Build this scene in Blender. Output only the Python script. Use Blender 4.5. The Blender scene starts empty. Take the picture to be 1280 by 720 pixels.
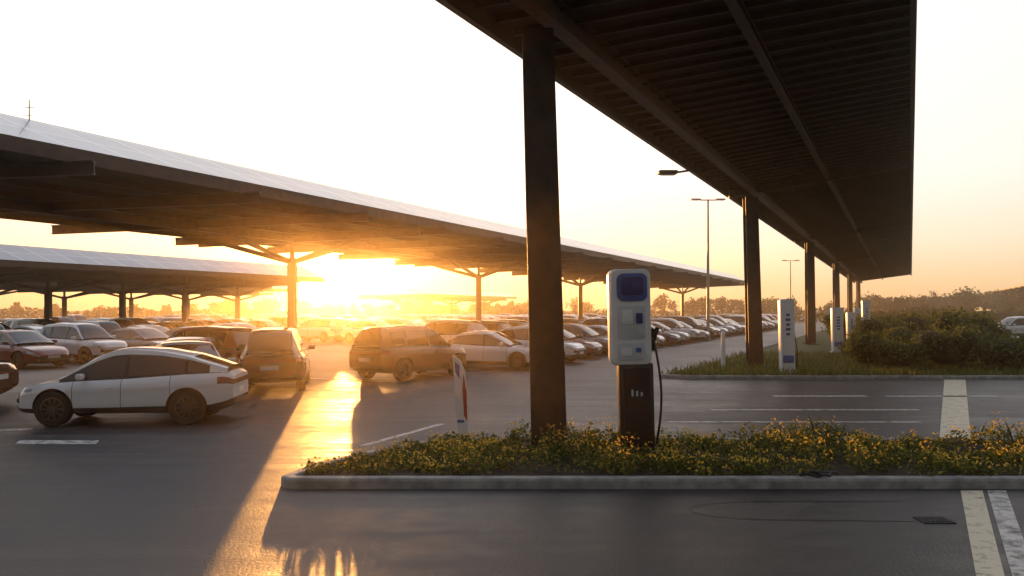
import bpy, bmesh, math, random
import numpy as np
from mathutils import Vector, Matrix
random.seed(7)
R=random.random
U=random.uniform
sc=bpy.context.scene
sc.view_settings.view_transform='Standard'
sc.view_settings.look='None'
sc.view_settings.exposure=0
K=0.478   # row direction dx/dy
D=Vector((K,1,0)).normalized()
PERP=Vector((1,-K,0)).normalized()
CAMH=2.3
SUN=Vector((-0.205,1,0.050)).normalized()

# ---------------- materials
def newmat(name):
    m=bpy.data.materials.new(name); m.use_nodes=True
    nt=m.node_tree; b=nt.nodes['Principled BSDF']
    return m,nt,b
def mat(name,col,rough=0.6,metal=0.0,var=0.15,scale=3.0,bump=0.0,bscale=40,coat=0,spec=None):
    m,nt,b=newmat(name)
    tc=nt.nodes.new('ShaderNodeTexCoord')
    n=nt.nodes.new('ShaderNodeTexNoise'); n.inputs['Scale'].default_value=scale; n.inputs['Detail'].default_value=4
    nt.links.new(tc.outputs['Object'],n.inputs['Vector'])
    r=nt.nodes.new('ShaderNodeValToRGB')
    r.color_ramp.elements[0].position=.3; r.color_ramp.elements[1].position=.7
    c0=[c*(1-var) for c in col]; c1=[min(1,c*(1+var)) for c in col]
    r.color_ramp.elements[0].color=(*c0,1); r.color_ramp.elements[1].color=(*c1,1)
    nt.links.new(n.outputs['Fac'],r.inputs['Fac']); nt.links.new(r.outputs['Color'],b.inputs['Base Color'])
    b.inputs['Roughness'].default_value=rough; b.inputs['Metallic'].default_value=metal
    if coat: b.inputs['Coat Weight'].default_value=coat; b.inputs['Coat Roughness'].default_value=.05
    if spec is not None: b.inputs['Specular IOR Level'].default_value=spec
    if bump:
        n2=nt.nodes.new('ShaderNodeTexNoise'); n2.inputs['Scale'].default_value=bscale; n2.inputs['Detail'].default_value=3
        nt.links.new(tc.outputs['Object'],n2.inputs['Vector'])
        bp=nt.nodes.new('ShaderNodeBump'); bp.inputs['Strength'].default_value=bump; bp.inputs['Distance'].default_value=.02
        nt.links.new(n2.outputs['Fac'],bp.inputs['Height']); nt.links.new(bp.outputs['Normal'],b.inputs['Normal'])
    return m
def leafmat(name,c1,c2,c3=None,trans=.35):
    m,nt,b=newmat(name)
    g=nt.nodes.new('ShaderNodeNewGeometry')
    r=nt.nodes.new('ShaderNodeValToRGB')
    r.color_ramp.elements[0].color=(*c1,1); r.color_ramp.elements[1].color=(*c2,1)
    if c3:
        e=r.color_ramp.elements.new(.68); e.color=(*c2,1); r.color_ramp.elements[-1].color=(*c3,1)
    nt.links.new(g.outputs['Random Per Island'],r.inputs['Fac'])
    nt.links.new(r.outputs['Color'],b.inputs['Base Color']); b.inputs['Roughness'].default_value=.6
    t=nt.nodes.new('ShaderNodeBsdfTranslucent'); nt.links.new(r.outputs['Color'],t.inputs['Color'])
    mx=nt.nodes.new('ShaderNodeMixShader'); mx.inputs[0].default_value=trans
    out=nt.nodes['Material Output']
    nt.links.new(b.outputs[0],mx.inputs[1]); nt.links.new(t.outputs[0],mx.inputs[2]); nt.links.new(mx.outputs[0],out.inputs['Surface'])
    return m
def asphalt():
    m,nt,b=newmat('asphalt')
    tc=nt.nodes.new('ShaderNodeTexCoord')
    def noise(s,d=6,vec=None,rough=.6):
        n=nt.nodes.new('ShaderNodeTexNoise'); n.inputs['Scale'].default_value=s; n.inputs['Detail'].default_value=d; n.inputs['Roughness'].default_value=rough
        nt.links.new(vec if vec else tc.outputs['Object'],n.inputs['Vector']); return n
    big=noise(.25,4,None,.65); fine=noise(28,3,None,.8); med=noise(3.2,5,None,.75)
    mp=nt.nodes.new('ShaderNodeMapping'); mp.inputs['Scale'].default_value=(.10,1.6,1)
    nt.links.new(tc.outputs['Object'],mp.inputs['Vector'])
    streak=noise(1.6,5,mp.outputs[0],.7)
    def mathn(op,a,b_):
        q=nt.nodes.new('ShaderNodeMath'); q.operation=op
        for i,v in enumerate((a,b_)):
            if isinstance(v,(int,float)): q.inputs[i].default_value=v
            else: nt.links.new(v,q.inputs[i])
        return q.outputs[0]
    s=mathn('ADD',mathn('MULTIPLY',big.outputs['Fac'],.4),mathn('ADD',mathn('MULTIPLY',fine.outputs['Fac'],.4),mathn('MULTIPLY',streak.outputs['Fac'],.5)))
    s=mathn('ADD',s,mathn('MULTIPLY',med.outputs['Fac'],.4))
    r=nt.nodes.new('ShaderNodeValToRGB')
    r.color_ramp.elements[0].position=.74; r.color_ramp.elements[0].color=(.017,.015,.017,1)
    r.color_ramp.elements[1].position=.98; r.color_ramp.elements[1].color=(.095,.084,.080,1)
    nt.links.new(s,r.inputs['Fac']); 
    nt.links.new(r.outputs[0],b.inputs['Base Color'])
    rr=nt.nodes.new('ShaderNodeMapRange'); rr.inputs['From Min'].default_value=.74; rr.inputs['From Max'].default_value=.98
    rr.inputs['To Min'].default_value=.40; rr.inputs['To Max'].default_value=.66
    nt.links.new(s,rr.inputs['Value']); nt.links.new(rr.outputs[0],b.inputs['Roughness'])
    bp=nt.nodes.new('ShaderNodeBump'); bp.inputs['Strength'].default_value=.6; bp.inputs['Distance'].default_value=.014
    nt.links.new(fine.outputs['Fac'],bp.inputs['Height']); nt.links.new(bp.outputs[0],b.inputs['Normal'])
    return m
def paintmark(name,col,wear=.5):
    m,nt,b=newmat(name)
    tc=nt.nodes.new('ShaderNodeTexCoord'); n=nt.nodes.new('ShaderNodeTexNoise'); n.inputs['Scale'].default_value=6; n.inputs['Detail'].default_value=6; n.inputs['Roughness'].default_value=.75
    nt.links.new(tc.outputs['Object'],n.inputs['Vector'])
    r=nt.nodes.new('ShaderNodeValToRGB'); r.color_ramp.elements[0].position=wear-.1; r.color_ramp.elements[1].position=wear+.08
    r.color_ramp.elements[0].color=(.07,.065,.06,1); r.color_ramp.elements[1].color=(*col,1)
    nt.links.new(n.outputs['Fac'],r.inputs['Fac']); nt.links.new(r.outputs[0],b.inputs['Base Color']); b.inputs['Roughness'].default_value=.55
    return m
def solar():
    m,nt,b=newmat('solar_panel_glass')
    tc=nt.nodes.new('ShaderNodeTexCoord')
    br=nt.nodes.new('ShaderNodeTexBrick'); br.offset=0; br.inputs['Scale'].default_value=1; br.inputs['Brick Width'].default_value=1.0; br.inputs['Row Height'].default_value=1.0
    br.inputs['Mortar Size'].default_value=.025; br.inputs['Color1'].default_value=(.42,.42,.45,1); br.inputs['Color2'].default_value=(.52,.51,.52,1); br.inputs['Mortar'].default_value=(.8,.8,.8,1)
    nt.links.new(tc.outputs['UV'],br.inputs['Vector']); nt.links.new(br.outputs['Color'],b.inputs['Base Color'])
    b.inputs['Roughness'].default_value=.3; b.inputs['Coat Weight'].default_value=.6
    return m

M={}
M['asphalt']=asphalt()
M['earth']=mat('earth',(.12,.09,.06),.9,scale=.2,var=.4)
M['white_mark']=paintmark('worn_white_paint',(.70,.67,.63),.47)
M['cream_mark']=paintmark('worn_cream_paint',(.78,.69,.50),.40)
M['steel']=mat('dark_steel',(.080,.046,.036),.5,.3,.25,4,.15,30)
M['roofdeck']=mat('roof_deck',(.065,.046,.038),.6,.2,.3,1.2)
M['fascia']=mat('fascia_metal',(.07,.055,.048),.45,.3,.2,2)
M['solar']=solar()
M['concrete']=mat('kerb_concrete',(.34,.33,.32),.75,0,.35,5,.3,60)
M['soil']=mat('soil',(.05,.035,.022),.95,0,.4,6,.5,30)
M['grassbase']=mat('lawn',(.08,.10,.03),.9,0,.4,3,.5,30)
M['leaf']=leafmat('groundcover_leaf',(.045,.075,.015),(.15,.17,.035),(.50,.38,.07),.58)
M['shrub']=leafmat('shrub_leaf',(.045,.075,.018),(.14,.18,.04),(.30,.28,.07),.5)
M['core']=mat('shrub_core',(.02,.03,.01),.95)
M['treeleaf']=leafmat('tree_leaf',(.03,.045,.015),(.07,.08,.03),(.12,.10,.035),.25)
M['bark']=mat('bark',(.08,.055,.04),.9)
M['grass']=leafmat('grass_blade',(.08,.12,.02),(.18,.20,.05),(.32,.28,.08),.5)
M['flower']=leafmat('flower_tip',(.85,.48,.04),(.92,.70,.14),None,.5)
M['glass']=mat('tinted_glass',(.012,.014,.016),.04,0,.1,1,spec=.8)
M['black']=mat('black_plastic',(.02,.02,.02),.5)
M['tyre']=mat('tyre_rubber',(.018,.018,.018),.85)
M['rim']=mat('alloy_rim',(.16,.15,.15),.35,.9)
M['tail']=mat('tail_light',(.16,.012,.012),.2,0,.1,2,coat=1)
M['head']=mat('head_light',(.5,.52,.55),.12,.2,.1,20,coat=1)
M['plate']=mat('licence_plate',(.7,.7,.66),.5)
M['wplastic']=mat('white_enamel',(.82,.83,.86),.3,0,.04,2,coat=.4)
M['gplastic']=mat('grey_enamel',(.58,.62,.68),.35,0,.1,5)
M['blue']=mat('blue_enamel',(.04,.12,.42),.35,0,.15,5,coat=.3)
M['screen']=mat('display_glass',(.02,.045,.20),.3,0,.3,8,spec=.3)
M['red']=mat('red_enamel',(.5,.03,.03),.4)
M['pylon']=mat('charger_dark_metal',(.03,.022,.026),.28,.2,.2,3,coat=.5)
M['castiron']=mat('cast_iron',(.05,.046,.045),.8,0,.3,20)
M['galv']=mat('galvanised_steel',(.35,.34,.33),.45,.6)
paints={}
for n,c in dict(white=(.80,.80,.81),silver=(.48,.49,.51),grey=(.20,.205,.22),black=(.022,.022,.024),red=(.22,.03,.02),blue=(.03,.06,.16),maroon=(.085,.018,.012)).items():
    paints[n]=mat('car_paint_'+n,c,.32,.25 if n in('silver','grey') else 0,.03,1.5,coat=1)

# ---------------- mesh builder
class MB:
    def __init__(s): s.v=[];s.f=[];s.m=[];s.uv={}
    def add(s,vs,fs,m=0):
        o=len(s.v); s.v+= [tuple(v) for v in vs]
        for f in fs: s.f.append(tuple(i+o for i in f)); s.m.append(m)
    def box(s,c,size,m=0,rot=None):
        a,b,d=[x/2 for x in size]; P=[Vector((x,y,z)) for x in(-a,a) for y in(-b,b) for z in(-d,d)]
        if rot is not None: P=[rot@p for p in P]
        P=[p+Vector(c) for p in P]
        s.add(P,[(0,1,3,2),(4,6,7,5),(0,4,5,1),(2,3,7,6),(0,2,6,4),(1,5,7,3)],m)
    def rbox(s,c,size,r,m=0,seg=4,rot=None):
        a,b,d=[x/2 for x in size]; r=min(r,a*.99,d*.99)
        def ring(y,ins):
            pts=[]
            for (sx,sz,a0) in((1,1,0),(-1,1,90),(-1,-1,180),(1,-1,270)):
                for k in range(seg+1):
                    t=math.radians(a0+90*k/seg); rr=max(r-ins,.001)
                    pts.append(Vector((sx*(a-r)+rr*math.cos(t),y,sz*(d-r)+rr*math.sin(t))))
            return pts
        e=min(.02,b*.3,r*.5)
        rings=[ring(-b,e),ring(-b+e*.3,e*.3),ring(-b+e,0),ring(b-e,0),ring(b-e*.3,e*.3),ring(b,e)]
        n=len(rings[0]); V=[p for q in rings for p in q]
        if rot is not None: V=[rot@p for p in V]
        V=[p+Vector(c) for p in V]; F=[]
        for i in range(5):
            for j in range(n): F.append((i*n+j,i*n+(j+1)%n,(i+1)*n+(j+1)%n,(i+1)*n+j))
        F.append(tuple(range(n))); F.append(tuple(reversed(range(5*n,6*n))))
        s.add(V,F,m)
    def beam(s,p,q,w,h,m=0,up=Vector((0,0,1))):
        p=Vector(p);q=Vector(q); d=(q-p); L=d.length; d.normalize()
        x=d.cross(up)
        if x.length<1e-3: x=Vector((1,0,0))
        x.normalize(); z=x.cross(d)
        rot=Matrix((x,d,z)).transposed()
        s.box((p+q)/2,(w,L,h),m,rot)
    def ibeam(s,p,q,w,h,m=0,t=.03):
        off=Vector((0,0,h/2-t/2))
        s.beam(Vector(p)+off,Vector(q)+off,w,t,m); s.beam(Vector(p)-off,Vector(q)-off,w,t,m); s.beam(p,q,t,h-2*t-.004,m)
    def cyl(s,p,q,r1,r2,m=0,n=12,caps=True):
        p=Vector(p);q=Vector(q); d=(q-p).normalized(); x=d.orthogonal().normalized(); y=d.cross(x)
        V=[]
        for c,r in((p,r1),(q,r2)):
            for k in range(n):
                t=2*math.pi*k/n; V.append(c+x*r*math.cos(t)+y*r*math.sin(t))
        F=[(k,(k+1)%n,n+(k+1)%n,n+k) for k in range(n)]
        if caps: F+= [tuple(reversed(range(n))),tuple(range(n,2*n))]
        s.add(V,F,m)
    def tube(s,pts,r,m=0,n=6):
        for a,b in zip(pts[:-1],pts[1:]): s.cyl(a,b,r,r,m,n)
    def lathe_y(s,c,prof,m,n=24):
        V=[];F=[]
        for (r,y) in prof:
            for k in range(n):
                t=2*math.pi*k/n; V.append((c[0]+r*math.cos(t),c[1]+y,c[2]+r*math.sin(t)))
        for i in range(len(prof)-1):
            for k in range(n): F.append((i*n+k,i*n+(k+1)%n,(i+1)*n+(k+1)%n,(i+1)*n+k))
        s.add(V,F,m)
    def mesh(s,name,mats,smooth=False):
        me=bpy.data.meshes.new(name); me.from_pydata(s.v,[],s.f)
        for x in mats: me.materials.append(x)
        me.polygons.foreach_set('material_index',s.m)
        if smooth: me.polygons.foreach_set('use_smooth',[True]*len(s.f))
        me.update(); return me
    def obj(s,name,mats,smooth=False,loc=(0,0,0),fix=True):
        me=s.mesh(name,mats,smooth)
        if fix:
            bm=bmesh.new(); bm.from_mesh(me); bmesh.ops.recalc_face_normals(bm,faces=bm.faces); bm.to_mesh(me); bm.free()
        if smooth:
            try: me.set_sharp_from_angle(angle=math.radians(35))
            except Exception: pass
        o=bpy.data.objects.new(name,me); o.location=loc; sc.collection.objects.link(o); return o

# ---------------- ground
b=MB(); b.add([(-2500,-1500,-.004),(2500,-1500,-.004),(2500,3500,-.004),(-2500,3500,-.004)],[(0,1,2,3)]); b.obj('ground',[M['earth']])
b=MB(); b.add([(-330,-60,0),(330,-60,0),(330,260,0),(-330,260,0)],[(0,1,2,3)]); b.obj('asphalt_parking_lot',[M['asphalt']])

def mark(quads,m,z=.004,name='road_marking'):
    b=MB()
    for q in quads: b.add([(x,y,z) for x,y in q],[(0,1,2,3)])
    b.obj(name,[m])
mark([[(5.72,10.2),(6.0,10.2),(3.35,5.2),(3.12,5.2)],[(14.35,26.55),(15.05,26.55),(7.98,13.9),(7.42,13.9)]],M['cream_mark'],name='painted_lane_line')
mark([[(6.06,10.2),(6.30,10.2),(3.62,5.2),(3.42,5.2)]],M['white_mark'],name='painted_lane_line')
q=[]
for (x0,x1,y,w) in((7.0,9.5,21.3,.3),(10,13.0,21.3,.25),(4.6,9.4,18.4,.2),(3.2,8.4,16.4,.15),(16,22,21.3,.25),(12.5,19,18.0,.18),(12,16,15.8,.15)):
    q.append([(x0,y),(x1,y),(x1,y+w),(x0,y+w)])
q.append([(-8.55,13.75),(-7.15,13.75),(-7.3,14.15),(-8.7,14.15)])
q.append([(-11,15.0),(-9.3,15.35),(-9.3,15.6),(-11,15.3)])
q.append([(-2.6,13.6),(-2.45,13.6),(-1.35,16.2),(-1.5,16.2)])
mark(q,M['white_mark'],name='parking_bay_lines')
q=[]
for X0 in (-18.5,):
    y=24
    while y<110:
        c=Vector((X0+K*y,y,0)); a=c-PERP*2.3; e=c+PERP*2.3; w=D*.06
        q.append([(a-w)[:2],(e-w)[:2],(e+w)[:2],(a+w)[:2]]); y+=2.62
mark(q,M['white_mark'],name='parking_bay_lines')
b=MB(); b.box((4.62,8.75,.006),(.34,.26,.012)); 
for i in range(6): b.box((4.5+.048*i,8.75,.014),(.02,.2,.008))
b.obj('drain_cover',[M['castiron']])
b=MB()
pts=[]
for i in range(60):
    t=i/59; a=math.pi*(.5+1.0*t)
    pts.append((3.0+1.0*math.cos(a)*.95-.0, 9.2+.42*math.sin(a)))
pts=[(4.7,9.62)]+pts+[(4.4,8.72)]
for a,c in zip(pts[:-1],pts[1:]):
    dx,dy=c[0]-a[0],c[1]-a[1]; l=math.hypot(dx,dy)+1e-6; nx,ny=-dy/l*.012,dx/l*.012
    b.add([(a[0]-nx,a[1]-ny,.004),(c[0]-nx,c[1]-ny,.004),(c[0]+nx,c[1]+ny,.004),(a[0]+nx,a[1]+ny,.004)],[(0,1,2,3)])
b.obj('asphalt_seal_line',[M['black']])

# ---------------- islands
def island(name,outline,h,kw,top):
    n=len(outline); P=[Vector((x,y,0)) for x,y in outline]
    def off(d):
        res=[]
        for i in range(n):
            a=(P[i]-P[i-1]).normalized(); c=(P[(i+1)%n]-P[i]).normalized()
            na=Vector((-a.y,a.x,0)); nc=Vector((-c.y,c.x,0)); m=(na+nc); m.normalize()
            k=1/max(.4,m.dot(na)); res.append(P[i]+m*d*k)
        return res
    prof=[(0,0),(0,h-.04),(.012,h-.012),(.04,h),(kw-.02,h),(kw,h-.015),(kw,h-.06)]
    V=[];F=[]
    for d,z in prof: V+=[(p.x,p.y,z) for p in off(d)]
    for i in range(len(prof)-1):
        for j in range(n): F.append((i*n+j,i*n+(j+1)%n,(i+1)*n+(j+1)%n,(i+1)*n+j))
    b=MB(); b.add(V,F,0); inner=off(kw-.005); b.add([(p.x,p.y,h-.05) for p in inner],[tuple(range(n))],1)
    return b.obj(name,[M['concrete'],top])
out=[]
for i in range(9):
    a=math.radians(200+70*i/8); out.append((-2.75+.3*math.cos(a),10.6+.3*math.sin(a)))
front=out+[(x,10.3) for x in np.arange(-2,24,2)]+[(24,10.35),(24,13.6),(0,13.6),(-1.5,13.3),(-2.2,12.4),(-2.8,11.4)]
island('planting_island_kerb',front,.14,.17,M['soil'])
X0a,X0b=-8.0,6.0
o2=[(5.0,27.3),(6.0,26.6),(16,26.6),(34,26.9),(34,33),(20+2,36),(X0b+K*110,110),(X0a+K*110,110),(X0a+K*60,60),(X0a+K*30+.3,30)]
island('grass_island_kerb',o2,.13,.17,M['grassbase'])

def leaf(b,c,s,m=0,up=.3):
    n=Vector((U(-1,1),U(-1,1),U(-1,1)+up)).normalized(); x=n.orthogonal().normalized(); a=U(0,6.28)
    y=n.cross(x); u=x*math.cos(a)+y*math.sin(a); v=n.cross(u)
    L=s*U(.7,1.3); w=L*.45
    b.add([c-u*L*.5,c+v*w*.5+n*.1*L,c+u*L*.5,c-v*w*.5+n*.1*L],[(0,1,2,3)],m)
def blade(b,c,h,w,m=0,lean=.5):
    a=U(0,6.28); d=Vector((math.cos(a),math.sin(a),0)); l=d*h*U(.1,lean); s=Vector((-d.y,d.x,0))*w/2
    b.add([c-s,c+s,c+l*.4+Vector((0,0,h*.6))+s*.6,c+l+Vector((0,0,h)),c+l*.4+Vector((0,0,h*.6))-s*.6],[(0,1,2,3,4)],m)
def inside(poly,x,y):
    r=False;n=len(poly);j=n-1
    for i in range(n):
        xi,yi=poly[i];xj,yj=poly[j]
        if (yi>y)!=(yj>y) and x<(xj-xi)*(y-yi)/(yj-yi)+xi: r=not r
        j=i
    return r
b=MB(); cl=0
while cl<860:
    x=U(-2.8,12.5) if R()<.93 else U(12.5,20); y=10.6+R()*2.8
    if not inside(front,x,y-.12) or not inside(front,x-.2,y): continue
    if abs(x-2.05)<.22 and abs(y-12.3)<.3: continue
    cl+=1
    h=U(.14,.34)*(1+.35*math.sin(x*1.7)+.2*math.sin(x*5+y)); r=U(.12,.24)
    lf=min(1,max(.45,(x+3.0)/2.2)); h*=lf
    for k in range(40):
        a=U(0,6.28); rr=r*math.sqrt(R())
        z=.09+h*(1-.5*(rr/r)**2)*R()**.6
        leaf(b,Vector((x+rr*math.cos(a),y+rr*math.sin(a),z)),U(.045,.095),0,.8)
    if R()<.3: blade(b,Vector((x+U(-r,r),y+U(-r,r),.09)),h*U(.9,1.3),.012,0)
    if R()<.62:
        for k in range(7):
            a=U(0,6.28); leaf(b,Vector((x+r*R()*math.cos(a),y+r*R()*math.sin(a),.11+h*U(.75,1.15))),.055,1,.6)
b.obj('groundcover_planting',[M['leaf'],M['flower']],fix=False)
b=MB(); k=0
while k<12000:
    x=U(4,30); y=26.7+R()**1.6*14
    if not inside(o2,x,y): continue
    k+=1; blade(b,Vector((x,y,.08)),U(.1,.3),.04,0,.6)
b.obj('grass',[M['grass']],fix=False)
def shrub(c,rx,ry,h,n=1500,s=.16):
    b=MB()
    lobes=[(Vector((0,0,h*.45)),rx*.8,ry*.8,h*.5)]
    for i in range(8):
        a=U(0,6.28); lobes.append((Vector((math.cos(a)*rx*.6,math.sin(a)*ry*.6,h*U(.3,.78))),rx*U(.25,.5),ry*U(.25,.5),h*U(.18,.35)))
    for (p,a,c2,d) in lobes:
        bm=bmesh.new(); bmesh.ops.create_icosphere(bm,subdivisions=2,radius=1)
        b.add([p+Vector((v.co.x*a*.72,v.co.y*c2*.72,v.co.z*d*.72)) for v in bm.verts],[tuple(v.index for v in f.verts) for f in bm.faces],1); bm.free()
        for k in range(n//7):
            q=Vector((random.gauss(0,1),random.gauss(0,1),random.gauss(0,1))).normalized()*U(.72,1.2)
            z=p.z+q.z*d
            if z<.05: z=U(.05,.3)
            leaf(b,Vector((p.x+q.x*a,p.y+q.y*c2,z)),s*U(.6,1.4),0,.2)
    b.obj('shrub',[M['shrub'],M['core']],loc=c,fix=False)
for (px,Y,rx,h) in((1085,31,1.1,1.35),(1120,30,1.3,1.2),(1150,33,1.5,1.75),(1185,30,1.5,1.6),(1215,31.5,1.6,2.1),(1255,30,1.7,1.5),(1300,30,1.7,1.3),(1100,42,1.6,1.9),(1130,46,2,2.1),(1190,44,2.2,2.4)):
    shrub(((px-640)/1000*Y,Y,.08),rx,rx,h)
for (px,Y) in ((1062,60),(1075,75),(1140,70),(1175,62)):
    shrub(((px-640)/1000*Y,Y,.0),2.2,2.2,2.2,900,.25)
def tree_far(b,x,y,h,r):
    b.cyl((x,y,0),(x,y,h*.6),.28,.12,1,6)
    for j in range(4):
        a=U(0,6.28); b.cyl((x,y,h*.4),(x+math.cos(a)*r*.6,y+math.sin(a)*r*.6,h*.75),.12,.04,1,5)
    for k in range(9):
        a=U(0,6.28); rr=r*U(0,.75); cx=x+rr*math.cos(a); cy=y+rr*math.sin(a); cz=h*U(.42,.86); cr=r*U(.28,.5)
        for q in range(34):
            g=Vector((random.gauss(0,1),random.gauss(0,1),random.gauss(0,.8))).normalized()*cr*U(.3,1.1)
            leaf(b,Vector((cx,cy,cz))+g,U(.5,1.0),0,.1)
b=MB()
for i in range(185):
    px=U(-150,1450) if i<150 else U(1090,1330); Y=U(165,250)
    ptop=374+5*math.sin(px*.013)+U(-4,4)
    if px>1050: ptop-=10
    if px<420: ptop+=5
    h=CAMH+(388-ptop)/1000*Y; x=(px-640)/1000*Y
    if 385<px<485: h=min(h,4.0)
    tree_far(b,x,Y,h,h*U(.35,.6))
b.obj('distant_treeline',[M['treeleaf'],M['bark']],fix=False)
b=MB()
for i in range(13000):
    px=U(-150,1450) if i<9000 else U(1085,1330); Y=U(150,165) if i<9000 else U(118,132)
    leaf(b,Vector(((px-640)/1000*Y,Y,U(0,2.4)+.4*math.sin(px*.05))),U(.6,1.3),0)
b.obj('distant_hedge',[M['treeleaf']],fix=False)

# ---------------- canopies
def main_canopy():
    b=MB()
    XL,XR=-6.75,.42; ZL,ZR=6.9,8.2
    def P(X0,Y,Z):
        f=max(0,(X0-XL)/(XR-XL))
        return Vector((X0+f*f*.021*(Y-15)+K*Y,Y,Z))
    y0,y1=3.0,135.0
    def zz(X0): return ZL+(X0-XL)/(XR-XL)*(ZR-ZL)
    def slab(xa,xb,za,zb,t,m):
        V=[P(xa,y0,za),P(xb,y0,zb),P(xb,y1,zb),P(xa,y1,za)]
        V+= [v+Vector((0,0,t)) for v in V]
        b.add(V,[(0,1,2,3),(4,7,6,5),(0,4,5,1),(1,5,6,2),(2,6,7,3),(3,7,4,0)],m)
    slab(XL,XR,ZL+.25,ZR+.25,.08,1)
    V=[P(XL+.1,y0,ZL+.40),P(XR-.1,y0,ZR+.40),P(XR-.1,y1,ZR+.40),P(XL+.1,y1,ZL+.40)]
    b.add(V,[(0,1,2,3)],2)
    y=y0+.3
    while y<y1-.3:
        b.beam(P(XL+.15,y,zz(XL+.15)+.18),P(XR-.12,y,zz(XR-.12)+.18),.10,.13,0); y+=.62 if y<60 else 1.6
    for X0,w,h in((XL+.06,.12,.34),(-5.52,.28,.42),(-2.75,.16,.26),(XR-.06,.12,.34)):
        b.ibeam(P(X0,y0,zz(X0)-.02),P(X0,y1,zz(X0)-.02),w,h,0) if w>.13 else b.beam(P(X0,y0,zz(X0)+.12),P(X0,y1,zz(X0)+.12),w,h,3)
    for Y in(12.8,31.6,52.5,76,99,122):
        x,_y,_z=P(-5.52,Y,0); top=6.75; lean=-.19 if Y<40 else -.08
        def sec(z): 
            t=z/top; c=Vector((x+lean*t,Y,z)); w=.56-.07*t; return c,w
        for oy in(-.19,.19):
            V=[]
            for c,w in(sec(.05),sec(top)):
                for sx,sy in((-1,-1),(1,-1),(1,1),(-1,1)): V.append(c+Vector((sx*w/2,oy+sy*.02,0)))
            b.add(V,[(0,3,2,1),(4,5,6,7),(0,1,5,4),(1,2,6,5),(2,3,7,6),(3,0,4,7)],0)
        c0,_=sec(.05); c1,_=sec(top)
        b.beam(c0,c1,.34,.12,0,up=Vector((0,1,0)))
        b.beam(c0,c1,.12,.34,0,up=Vector((0,1,0)))
        b.box((x,Y,.12),(.85,.7,.03),0)
        for sx in(-1,1):
            for sy in(-1,1): b.cyl((x+sx*.34,Y+sy*.28,.12),(x+sx*.34,Y+sy*.28,.19),.025,.025,0,6)
        if Y>20: b.ibeam(P(XL+.2,Y,zz(XL+.2)-.05),P(XR-.2,Y,zz(XR-.2)-.05),.2,.3,0)
    return b.obj('solar_carport_canopy',[M['steel'],M['roofdeck'],M['solar'],M['fascia']])
main_canopy()
def side_canopy(Xn,Xf,Zn,Zf,y0,y1,strip_h,strip_d,postX,postYs,rib,node):
    b=MB()
    def P(X0,Y,Z): return Vector((X0+K*Y,Y,Z))
    V=[P(Xn,y0,Zn),P(Xf,y0,Zf),P(Xf,y1,Zf),P(Xn,y1,Zn)]; V+=[v+Vector((0,0,.1)) for v in V]
    b.add(V,[(0,1,2,3),(4,7,6,5),(0,4,5,1),(1,5,6,2),(2,6,7,3),(3,7,4,0)],1)
    def zz(X0): return Zn+(X0-Xn)/(Xf-Xn)*(Zf-Zn)
    b.beam(P(Xn+.08,y0,Zn-.05),P(Xn+.08,y1,Zn-.05),.12,.36,0)
    b.beam(P(Xf-.08,y0,Zf-.05),P(Xf-.08,y1,Zf-.05),.12,.3,0)
    V=[P(Xn+.02,y0,Zn+.16),P(Xn-strip_d,y0,Zn+strip_h+.16),P(Xn-strip_d,y1,Zn+strip_h+.16),P(Xn+.02,y1,Zn+.16)]
    V2=[v-Vector((0,0,.05)) for v in V]
    b.add(V,[(0,1,2,3)],2); b.add(V2,[(3,2,1,0)],1)
    y=y0
    while y<y1:
        b.beam(P(Xn-.2,y,Zn+.1),P(Xn-strip_d+.05,y,Zn+strip_h+.08),.06,.06,0)
        b.beam(P(Xn-strip_d+.05,y,zz(Xn-strip_d)+.1),P(Xn-strip_d+.05,y,Zn+strip_h+.06),.06,.06,0); y+=4
    n=5
    for i in range(1,n):
        X=Xn+(Xf-Xn)*i/n; b.beam(P(X,y0,zz(X)-.1),P(X,y1,zz(X)-.1),.12,.18,0)
    y=y0+.5
    while y<y1:
        b.ibeam(P(Xn+.6 if Xf<Xn else Xn-.6,y,zz(Xn)-.35),P(Xf-.9 if Xf<Xn else Xf+.9,y,zz(Xf)-.35),.18,.34,0); y+=rib
    for Y in postYs:
        top=P(postX,Y,node); zt=zz(postX)-.5
        b.box((top.x,top.y,node/2),(.34,.34,node),0)
        b.box((top.x,top.y,.15),(.55,.55,.3),4)
        for s in(-1,1):
            e=P(postX+s*abs(Xf-Xn)*.3,Y,zz(postX+s*abs(Xf-Xn)*.3)-.5)
            b.beam(top-Vector((0,0,.2)),e,.16,.2,0)
            e2=P(postX,Y+s*3.6,zt); b.beam(top-Vector((0,0,.2)),e2,.14,.16,0)
        b.beam(top,P(postX,Y,zt),.16,.16,0,up=Vector((0,1,0)))
        b.beam(P(Xn-.4,Y,zz(Xn)-.5),P(Xf+.4,Y,zz(Xf)-.5),.2,.25,0)
    b.beam(P(postX,y0,zz(postX)-.45),P(postX,y1,zz(postX)-.45),.2,.3,0)
    o=b.obj('solar_carport_canopy',[M['steel'],M['roofdeck'],M['solar'],M['fascia'],M['concrete']])
    me=o.data; uvl=me.uv_layers.new(name='UVMap')
    for p in me.polygons:
        if p.material_index==2:
            for li in p.loop_indices:
                co=me.vertices[me.loops[li].vertex_index].co
                X0=co.x-K*co.y
                uvl.data[li].uv=(co.y*1.11/1.7,(Xn-X0)*1.0)
    return o
side_canopy(-20.5,-31,6.2,5.7,9,112,.95,2.2,-26.5,[35.2,51,67.5,84,100],5.2,4.6)
side_canopy(-50,-60,5.0,4.7,30,70,1.0,2.0,-55,list(range(37,70,5)),5,3.7)
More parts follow.
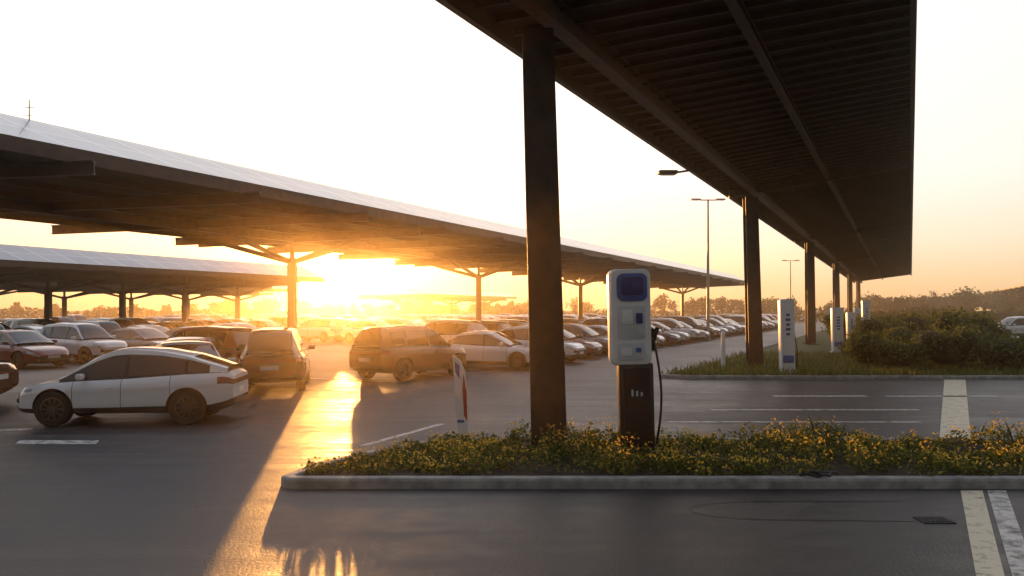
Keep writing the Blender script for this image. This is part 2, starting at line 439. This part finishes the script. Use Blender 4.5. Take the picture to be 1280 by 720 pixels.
side_canopy(-78,-88,4.9,4.7,48,104,.8,2.0,-83,list(range(52,104,7)),7,3.7)
side_canopy(-78,-88,4.9,4.7,132,165,.8,2.0,-83,[136,150,162],9,3.7)
side_canopy(34,24,6.6,6.9,125,190,.5,-2.0,29,list(range(130,190,14)),7,4.6)

# ---------------- cars
def sm(pts,x,w=.07):
    xs=[p[0] for p in pts]; ys=[p[1] for p in pts]
    return float(np.mean([np.interp(x+d,xs,ys) for d in(-w,-w/2,0,w/2,w)]))
KINDS={
 'coupe':dict(L=4.5,belt=[(-2.25,1.0),(-2.14,1.12),(-1.3,1.09),(0,1.0),(.95,.96),(1.7,.90),(2.05,.82),(2.25,.64)],
   roof=[(-2.12,1.18),(-1.8,1.29),(-1.3,1.45),(-.7,1.56),(-.1,1.60),(.25,1.575),(.6,1.43),(1.3,.98)],wx=(-1.32,1.40),r=.37,bt=.25,xr=-1.4,xf=.38,seams=(-.98,.02,1.0),pill=(-1.28,-.05)),
 'sedan':dict(L=4.6,belt=[(-2.3,.80),(-2.2,.98),(-1.5,1.02),(-.9,.97),(0,.93),(.95,.92),(1.8,.80),(2.15,.70),(2.3,.52)],
   roof=[(-1.75,1.03),(-1.0,1.38),(-.35,1.46),(.2,1.43),(1.15,.94)],wx=(-1.38,1.4),r=.33,bt=.18,xr=-.95,xf=.3,seams=(-.95,.05,1.0),pill=(-1.1,.02)),
 'suv':dict(L=4.5,belt=[(-2.25,1.0),(-2.18,1.10),(-1.3,1.12),(0,1.08),(.95,1.05),(1.8,.98),(2.1,.9),(2.25,.7)],
   roof=[(-2.2,1.12),(-2.0,1.55),(-1.75,1.70),(-.6,1.76),(.2,1.73),(.5,1.6),(1.1,1.06)],wx=(-1.35,1.38),r=.37,bt=.26,xr=-1.75,xf=.3,seams=(-.95,.05,.98),pill=(-1.1,.02,-1.9)),
}
def car_mesh(kind,paint,nm):
    S=KINDS[kind]; L=S['L']; h=L/2
    width=[(-h,.70),(-h+.1,.80),(-h+.45,.89),(-1.2,.93),(1.1,.93),(h-.5,.87),(h-.15,.76),(h,.56)]
    bot=[(-h,.46),(-h+.12,.34),(-h+.5,S['bt']),(h-.5,S['bt']),(h-.1,S['bt']+.03),(h,S['bt']+.14)]
    mats=[paint,M['glass'],M['black'],M['tyre'],M['rim'],M['tail'],M['head'],M['plate']]
    st=sorted(set([round(v,3) for v in np.linspace(-h,h,44)]+[x+d for x in S['seams'] for d in(-.006,.006)]+[-h+.03,h-.03,h-.07]))
    rows=[(0,0),(.80,0),(.955,.05),(.985,.2),(1.0,.42),(.988,.62),(1.0,.70),(.96,.88),(.87,1.0),(.5,1.03),(0,1.04)]
    V=[];nr=len(rows)
    ring=[(a,t) for a,t in rows]+[(-a,t) for a,t in rows[-2:0:-1]]
    n=len(ring)
    for x in st:
        w=sm(width,x); zb=sm(bot,x); zt=sm(S['belt'],x); H=zt-zb
        for a,t in ring: V.append((x,a*w,zb+t*H))
    F=[];Mi=[]
    def rowof(j): return j if j<nr-1 else (n-1-j)
    for i in range(len(st)-1):
        xm=(st[i]+st[i+1])/2; seam=any(abs(xm-s)<.005 for s in S['seams'])
        for j in range(n):
            F.append((i*n+j,i*n+(j+1)%n,(i+1)*n+(j+1)%n,(i+1)*n+j)); r=rowof(j); m=0
            if r in(0,1,2): m=2
            elif seam and r<=7: m=2
            elif xm<-h+.30 and r==6: m=5
            elif xm>h-.42 and r==6: m=6
            elif xm>h-.10 and r in(4,5): m=2
            Mi.append(m)
    for side,i in((0,0),(1,len(st)-1)):
        for j in range(nr-1):
            a,c=j,j+1; d,e=(n-j)%n,(n-j-1)%n
            if a==0: fs=(i*n+0,i*n+1,i*n+n-1)
            elif c==nr-1: fs=(i*n+a,i*n+c,i*n+d)
            else: fs=(i*n+a,i*n+c,i*n+e,i*n+d)
            F.append(fs)
            m=0
            if j<=2: m=2
            if side==0 and j==6: m=5
            if side==1 and j in(3,4,5): m=2
            Mi.append(m)
    me=bpy.data.meshes.new('t'); me.from_pydata(V,[],F)
    for x in mats: me.materials.append(x)
    me.polygons.foreach_set('material_index',Mi)
    bm=bmesh.new(); bm.from_mesh(me); bmesh.ops.recalc_face_normals(bm,faces=bm.faces); bm.to_mesh(me); bm.free()
    o=bpy.data.objects.new('t',me); sc.collection.objects.link(o)
    cb=MB()
    for wx in S['wx']:
        for s in(-1,1): cb.cyl((wx,s*.62,S['r']+.01),(wx,s*1.2,S['r']+.01),S['r']+.055,S['r']+.055,2,28)
    cm=cb.mesh('c',mats); bm=bmesh.new(); bm.from_mesh(cm); bmesh.ops.recalc_face_normals(bm,faces=bm.faces); bm.to_mesh(cm); bm.free()
    co=bpy.data.objects.new('c',cm); sc.collection.objects.link(co)
    md=o.modifiers.new('b','BOOLEAN'); md.operation='DIFFERENCE'; md.object=co; md.solver='EXACT'
    dg=bpy.context.evaluated_depsgraph_get(); ev=bpy.data.meshes.new_from_object(o.evaluated_get(dg))
    bpy.data.objects.remove(o); bpy.data.objects.remove(co)
    b=MB(); rf=S['roof']; xs0,xs1=rf[0][0],rf[-1][0]
    gs=sorted(set([round(v,3) for v in np.linspace(xs0,xs1,30)]+[p+d for p in S['pill'] for d in(-.035,.035)]+[S['xr'],S['xf']]))
    gr=[]
    for x in gs:
        w=sm(width,x); z0=sm(S['belt'],x)-.015; zt=max(sm(rf,x,.09),z0+.012); H=zt-z0; wb=w*.885
        hw=[]
        for f in(0,.09,.84,1.0): hw.append((wb-H*f*.40,z0+H*f))
        wt=hw[-1][0]; hw.append((wt*.93,zt+.018)); hw.append((wt*.5,zt+.042)); hw.append((0,zt+.05))
        gr.append(hw+[(-y,z) for y,z in hw[-2::-1]])
    n2=len(gr[0]); V=[(x,y,z) for x,g in zip(gs,gr) for y,z in g]
    fs=[];mi=[]
    for i in range(len(gs)-1):
        xm=(gs[i]+gs[i+1])/2
        for j in range(n2-1):
            r=min(j,n2-2-j); fs.append((i*n2+j,i*n2+j+1,(i+1)*n2+j+1,(i+1)*n2+j))
            if r==0: m=2
            elif r==1: m=2 if any(abs(xm-p)<.036 for p in S['pill']) else 1
            elif r in(2,3): m=0
            else: m=0 if S['xr']<xm<S['xf'] else 1
            if r==1 and (xm<gs[0]+.45*(abs(gs[0]-S['pill'][0]))): m=0
            mi.append(m)
    b.v+=V; b.f+=fs; b.m+=mi
    for end in(0,len(gs)-1): b.f.append(tuple(range(end*n2,end*n2+n2))); b.m.append(1)
    r=S['r']
    for wx in S['wx']:
        for s in(-1,1):
            c=(wx,s*.80,r)
            prof=[(r*.66,-.10),(r*.72,-.115),(r*.95,-.115),(r,-.09),(r,.09),(r*.95,.115),(r*.72,.115),(r*.66,.10),(r*.64,.05)]
            b.lathe_y(c,prof,3,28)
            b.lathe_y(c,[(r*.66,s*.105),(r*.61,s*.11),(r*.60,s*.03),(.001,s*.03)],4,28)
            b.lathe_y((c[0],c[1],c[2]),[(r*.585,s*.04),(.001,s*.04)],2,20)
            b.cyl((wx,s*.84,r),(wx,s*.91,r),.06,.05,4,10)
            for k in range(10):
                a=2*math.pi*k/10; d=Vector((math.cos(a),0,math.sin(a)))
                b.beam(Vector((wx,s*.895,r))+d*.04,Vector((wx,s*.895,r))+d*r*.62,.035,.02,4,up=Vector((0,1,0)))
    zb=sm(S['belt'],.8)
    for s in(-1,1):
        b.rbox((.80,s*1.0,zb+.09),(.13,.2,.13),.05,0,3); b.beam((.80,s*.84,zb+.02),(.80,s*.95,zb+.05),.05,.03,2)
        for hx in S['seams'][:2]: b.box((hx+.22,s*.932,zb-.16),(.17,.03,.022),0)
        b.box((h-.06,s*.5,S['bt']+.17),(.08,.22,.07),6)
        b.box((-h+.03,s*.55,S['bt']+.27),(.06,.2,.05),5)
    b.box((-h-.008,0,.70),(.02,.5,.12),7); b.box((h+.004,0,.46),(.02,.5,.11),7)
    rest=b.mesh('r',mats)
    bm=bmesh.new(); bm.from_mesh(rest); bmesh.ops.recalc_face_normals(bm,faces=bm.faces); bm.from_mesh(ev)
    fin=bpy.data.meshes.new(nm); bm.to_mesh(fin); bm.free()
    for x in mats: fin.materials.append(x)
    fin.polygons.foreach_set('use_smooth',[True]*len(fin.polygons))
    try: fin.set_sharp_from_angle(angle=math.radians(32))
    except Exception: pass
    return fin
base={k:car_mesh(k,paints['white'],k) for k in KINDS}
lib={}
def getcar(kind,pt):
    if (kind,pt) not in lib:
        me=base[kind].copy(); me.name='car_'+kind+'_'+pt; me.materials[0]=paints[pt]; lib[(kind,pt)]=me
    return lib[(kind,pt)]
def car(kind,pt,x,y,ang,s=1.0):
    o=bpy.data.objects.new('parked_car',getcar(kind,pt)); o.location=(x,y,0); o.rotation_euler=(0,0,ang); o.scale=(s,s,s); sc.collection.objects.link(o); return o
HP=math.atan2(-K,1)
car('coupe','white',-7.85,16.75,math.radians(180+6),.94)
car('sedan','silver',-8.5,20.9,math.radians(-62))
car('suv','maroon',-7.15,24.3,math.radians(101.6),1.0)
car('sedan','white',-9.8,24.6,math.radians(101.6),1.0)
car('suv','maroon',-3.45,27.6,math.radians(55),1.0)
car('sedan','white',-.9,32.0,HP+.15)
car('coupe','white',1.0,35.8,HP)
col=['white','silver','white','black','white','grey','silver','white','silver','white','blue','silver','white','grey','red']
kin=['sedan','suv','coupe','sedan','suv']
def row(X0,y0,y1,step,face):
    y=y0
    while y<y1:
        x,_=X0+U(-.25,.25)+K*y,y
        xr=-2.2-.205*(y-9)
        skip = (abs(x-xr)<3.6 and y<54)
        if not skip and R()<.93:
            car(random.choice(kin),random.choice(col),x,y,HP+(0 if face else math.pi)+U(-.03,.03),U(.97,1.03))
        y+=step
row(-16.6,39.2,112,2.75,True)
row(-22.6,26,112,2.75,False)
row(-36,30,118,2.8,True)
row(-42,36,118,2.8,False)
row(-53,44,120,2.9,True)
row(-59,48,120,2.9,False)
row(-72,60,125,3.0,True)
row(-90,75,130,3.2,True)
row(24,120,160,2.9,True)
car('suv','white',41.5,66,math.radians(185)); car('sedan','silver',47,70,math.radians(185))
car('sedan','black',-14.6,19.2,math.radians(182))

# ---------------- main charger
def charger():
    b=MB(); X=(790-640)/1000*12.3; Y=12.3; z0=.10
    rot=Matrix.Rotation(math.radians(-1.3),3,'Y')
    W=.60
    b.rbox((.07,0,.72),(.52,.36,1.36),.04,1)
    b.box((.07,-.184,.75),(.40,.012,1.15),1)
    for i in range(3): b.box((.0+.07*i,-.195,.95-.01*i),(.03,.01,.10-.02*i),4)
    b.rbox((.10,0,.03),(.74,.5,.06),.025,3); b.box((.0,-.16,.09),(.3,.2,.07),3)
    b.rbox((0,-.02,2.10),(W,.42,1.44),.09,0,6)
    b.rbox((0,.0,2.10),(W+.025,.30,1.465),.10,4,6)
    b.rbox((.02,-.235,2.55),(.46,.04,.42),.10,2,6)
    b.rbox((.02,-.262,2.57),(.34,.02,.27),.05,6,5)
    b.rbox((.0,-.236,2.02),(.42,.02,.50),.03,4)
    b.rbox((-.06,-.25,2.10),(.16,.02,.22),.015,0); b.rbox((.12,-.25,2.08),(.10,.02,.16),.015,6)
    b.rbox((-.02,-.236,1.58),(.40,.02,.26),.03,4); b.box((-.08,-.25,1.58),(.16,.01,.12),0); b.box((.10,-.25,1.6),(.08,.01,.07),2)
    b.rbox((.335,-.03,1.75),(.08,.16,.34),.03,3)
    b.cyl((.36,-.06,1.72),(.40,-.16,1.92),.03,.035,3,10)
    cab=[]
    for i in range(25):
        t=i/24; cab.append(Vector((.37+.07*math.sin(t*math.pi),-.07-.1*math.sin(t*math.pi),1.70-1.55*t-.0)))
    for i in range(12):
        t=i/11; cab.append(Vector((.37-.16*t,-.12-.14*math.sin(t*3.1),.13+.03*math.sin(t*6))))
    b.tube(cab,.018,3,8)
    b.v=[tuple(rot@Vector(v)+Vector((X,Y,z0))) for v in b.v]
    b.obj('ev_charging_station',[M['wplastic'],M['pylon'],M['blue'],M['black'],M['gplastic'],M['red'],M['screen']],smooth=True)
charger()
def totem(X,Y,h,w,ang=0):
    b=MB()
    b.rbox((0,0,h*.5+.04),(w,.34,h),.06,0,5)
    for i in range(5): b.box((0,-.178,h*(.80-.065*i)),(w*(.34 if i%2 else .26),.012,h*.035),1)
    b.rbox((0,-.175,h*.20),(w*.8,.02,h*.10),.03,1); b.rbox((0,0,.05),(w*1.25,.5,.1),.03,2)
    b.tube([Vector((w/2,-.05,h*.6)),Vector((w/2+.1,-.1,h*.3)),Vector((w/2+.08,-.1,.2)),Vector((w/2,-.1,h*.35))],.02,3,6)
    o=b.obj('charging_totem',[M['wplastic'],M['blue'],M['gplastic'],M['black']],smooth=True,loc=(X,Y,.06)); o.rotation_euler=(0,math.radians(-1),ang)
totem((984-640)/1000*28.4,28.4,2.6,.48)
totem((1047-640)/1000*42,42,2.35,.55); totem((1064-640)/1000*48,48,2.1,.45); totem((1083-640)/1000*56,56,2.9,.5); totem((1072-640)/1000*66,66,2.4,.5)
b=MB(); b.cyl((0,0,0),(0,0,1.42),.09,.08,0,14); b.cyl((0,0,1.42),(0,0,1.5),.08,.03,0,14); b.box((0,0,.03),(.34,.34,.06),2)
b.obj('bollard',[M['wplastic'],M['red'],M['concrete']],smooth=True,loc=(.264*30.5,30.5,.0))
b=MB(); Y=14.1; X=(576-640)/1000*Y
V=[];prof=[(-.145,1.52),(.0,1.40),(.07,1.25),(.11,.9),(.13,.1),(-.05,.1)]
for yy in(-.03,.03): V+=[(x,yy,z) for x,z in prof]
n=len(prof); b.add(V,[tuple(range(n)),tuple(reversed(range(n,2*n)))]+[(i,(i+1)%n,n+(i+1)%n,n+i) for i in range(n)],0)
b.add([(.05,-.034,1.2),(.10,-.034,.85),(.118,-.034,.35),(.06,-.034,.45),(.03,-.034,.9)],[(0,1,2,3,4)],1)
b.add([(-.11,-.034,1.40),(-.02,-.034,1.33),(-.02,-.034,1.1),(-.09,-.034,1.2)],[(0,1,2,3)],2)
b.box((.0,0,.35),(.12,.065,.05),2); b.box((.04,0,.05),(.26,.2,.1),3)
b.obj('information_sign',[M['wplastic'],M['red'],M['blue'],M['black']],loc=(X,Y,0))

# ---------------- lamps
def lamp(X,Y,h,double=True):
    b=MB(); b.cyl((0,0,0),(0,0,h),.13,.07,0,12); b.cyl((0,0,0),(0,0,.5),.2,.18,0,12)
    b.beam((-.6 if double else 0,0,h-.05),(.6,0,h-.05),.08,.08,0)
    for s in((-1,1) if double else (1,)):
        b.rbox((s*.95,0,h+.0),(.75,.34,.12),.05,0); b.box((s*.95,0,h-.07),(.55,.25,.02),1)
    b.obj('street_lamp',[M['galv'],M['head']],loc=(X,Y,0))
lamp((885-640)/1000*62,62,10.9); lamp((988-640)/1000*120,120,9.8)
b=MB(); ye=26.0; xe=-6.75+K*ye
b.beam((xe+.1,ye,6.85),(xe-.35,ye,6.78),.06,.06,0); b.rbox((xe-.62,ye,6.78),(.62,.35,.12),.05,0); b.box((xe-.62,ye,6.71),(.45,.25,.02),1)
b.obj('canopy_floodlight',[M['steel'],M['head']])
b=MB(); b.cyl((0,0,-.9),(0,0,.65),.025,.012,0,8); 
for z in(.25,.45): b.beam((-.12,0,z),(.12,0,z),.012,.012,0)
b.obj('antenna_mast',[M['galv']],loc=(-22.6+K*20.9,20.9,7.15))
b=MB(); pts=[Vector((3.75+.5*t+.03*math.sin(t*20),10.42-.1*math.sin(t*4),.155+.03*abs(math.sin(t*9)))) for t in np.linspace(0,1,24)]
b.tube(pts,.018,0,6); b.tube([p+Vector((.1,.06,.02)) for p in pts[:14]],.014,0,6); b.rbox((4.0,10.42,.18),(.14,.08,.06),.02,0)
b.obj('charging_cable',[M['black']])

# ---------------- thin haze (scatter volume added over the lot for the sun's glow)
hm=bpy.data.materials.new('glow_haze_air'); hm.use_nodes=True; hn=hm.node_tree; hn.nodes.clear()
ho=hn.nodes.new('ShaderNodeOutputMaterial'); vs=hn.nodes.new('ShaderNodeVolumeScatter')
vs.inputs['Color'].default_value=(1,.82,.6,1); vs.inputs['Density'].default_value=.0019; vs.inputs['Anisotropy'].default_value=.88
hn.links.new(vs.outputs[0],ho.inputs['Volume'])
b=MB(); b.box((-30,88,11),(330,164,22.02),0); b.obj('glow_haze',[hm])

# ---------------- sun + sky
sd=bpy.data.lights.new('sun','SUN'); sd.energy=5; sd.angle=math.radians(.5); sd.color=(1,.41,.09)
so=bpy.data.objects.new('sun',sd); so.rotation_euler=(-SUN).to_track_quat('-Z','Y').to_euler(); so.location=(0,0,40); sc.collection.objects.link(so)
w=bpy.data.worlds.new('World'); sc.world=w; w.use_nodes=True; nt=w.node_tree; nt.nodes.clear()
def N(t): return nt.nodes.new(t)
out=N('ShaderNodeOutputWorld'); bg=N('ShaderNodeBackground'); nt.links.new(bg.outputs[0],out.inputs[0])
sky=N('ShaderNodeTexSky'); sky.sky_type='NISHITA'; sky.sun_disc=False; sky.sun_elevation=math.asin(SUN.z); sky.sun_rotation=math.atan2(SUN.x,SUN.y); sky.dust_density=2
tc=N('ShaderNodeTexCoord'); sep=N('ShaderNodeSeparateXYZ'); nt.links.new(tc.outputs['Generated'],sep.inputs[0])
dot=N('ShaderNodeVectorMath'); dot.operation='DOT_PRODUCT'; nt.links.new(tc.outputs['Generated'],dot.inputs[0]); dot.inputs[1].default_value=SUN
def mth(op,a,b_=None,clamp=False):
    q=N('ShaderNodeMath'); q.operation=op; q.use_clamp=clamp
    for i,v in enumerate((a,b_)):
        if v is None: continue
        if isinstance(v,(int,float)): q.inputs[i].default_value=v
        else: nt.links.new(v,q.inputs[i])
    return q.outputs[0]
dv=mth('MAXIMUM',dot.outputs['Value'],0.0)
ramp=N('ShaderNodeValToRGB'); nt.links.new(sep.outputs['Z'],ramp.inputs[0])
cr=ramp.color_ramp; cr.elements[0].position=0; cr.elements[0].color=(.97,.52,.22,1); cr.elements[1].position=1; cr.elements[1].color=(.50,.57,.74,1)
for p,c in((.035,(1.0,.66,.37)),(.08,(1.0,.80,.60)),(.15,(1.0,.91,.82)),(.30,(1.0,.95,.91)),(.55,(.84,.85,.90))):
    e=cr.elements.new(p); e.color=(*c,1)
front=mth('ADD',mth('MULTIPLY',dot.outputs['Value'],.58),.60)
front=mth('MINIMUM',front,1.10)
def scale(c,f):
    v=N('ShaderNodeVectorMath'); v.operation='SCALE'
    if isinstance(c,tuple): v.inputs[0].default_value=c
    else: nt.links.new(c,v.inputs[0])
    if isinstance(f,(int,float)): v.inputs['Scale'].default_value=f
    else: nt.links.new(f,v.inputs['Scale'])
    return v.outputs[0]
def addv(a,b_):
    v=N('ShaderNodeVectorMath'); v.operation='ADD'; nt.links.new(a,v.inputs[0]); nt.links.new(b_,v.inputs[1]); return v.outputs[0]
tot=scale(ramp.outputs[0],front)
tot=addv(tot,scale(sky.outputs[0],.05))
tot=addv(tot,scale((1.0,.72,.42),mth('MULTIPLY',mth('POWER',dv,14),.22)))
tot=addv(tot,scale((1.0,.42,.06),mth('MULTIPLY',mth('POWER',dv,160),1.2)))
tot=addv(tot,scale((1.0,.58,.14),mth('MULTIPLY',mth('POWER',dv,2400),7)))
tot=addv(tot,scale((1.0,.85,.50),mth('MULTIPLY',mth('POWER',dv,14000),80)))
nt.links.new(tot,bg.inputs[0]); bg.inputs[1].default_value=1.0

# ---------------- camera
cd=bpy.data.cameras.new('Camera'); cd.sensor_width=36; cd.lens=28.125; cd.shift_y=28/1280; cd.clip_end=5000
co=bpy.data.objects.new('Camera',cd); co.location=(0,0,CAMH); co.rotation_euler=(math.radians(90),0,0); sc.collection.objects.link(co); sc.camera=co
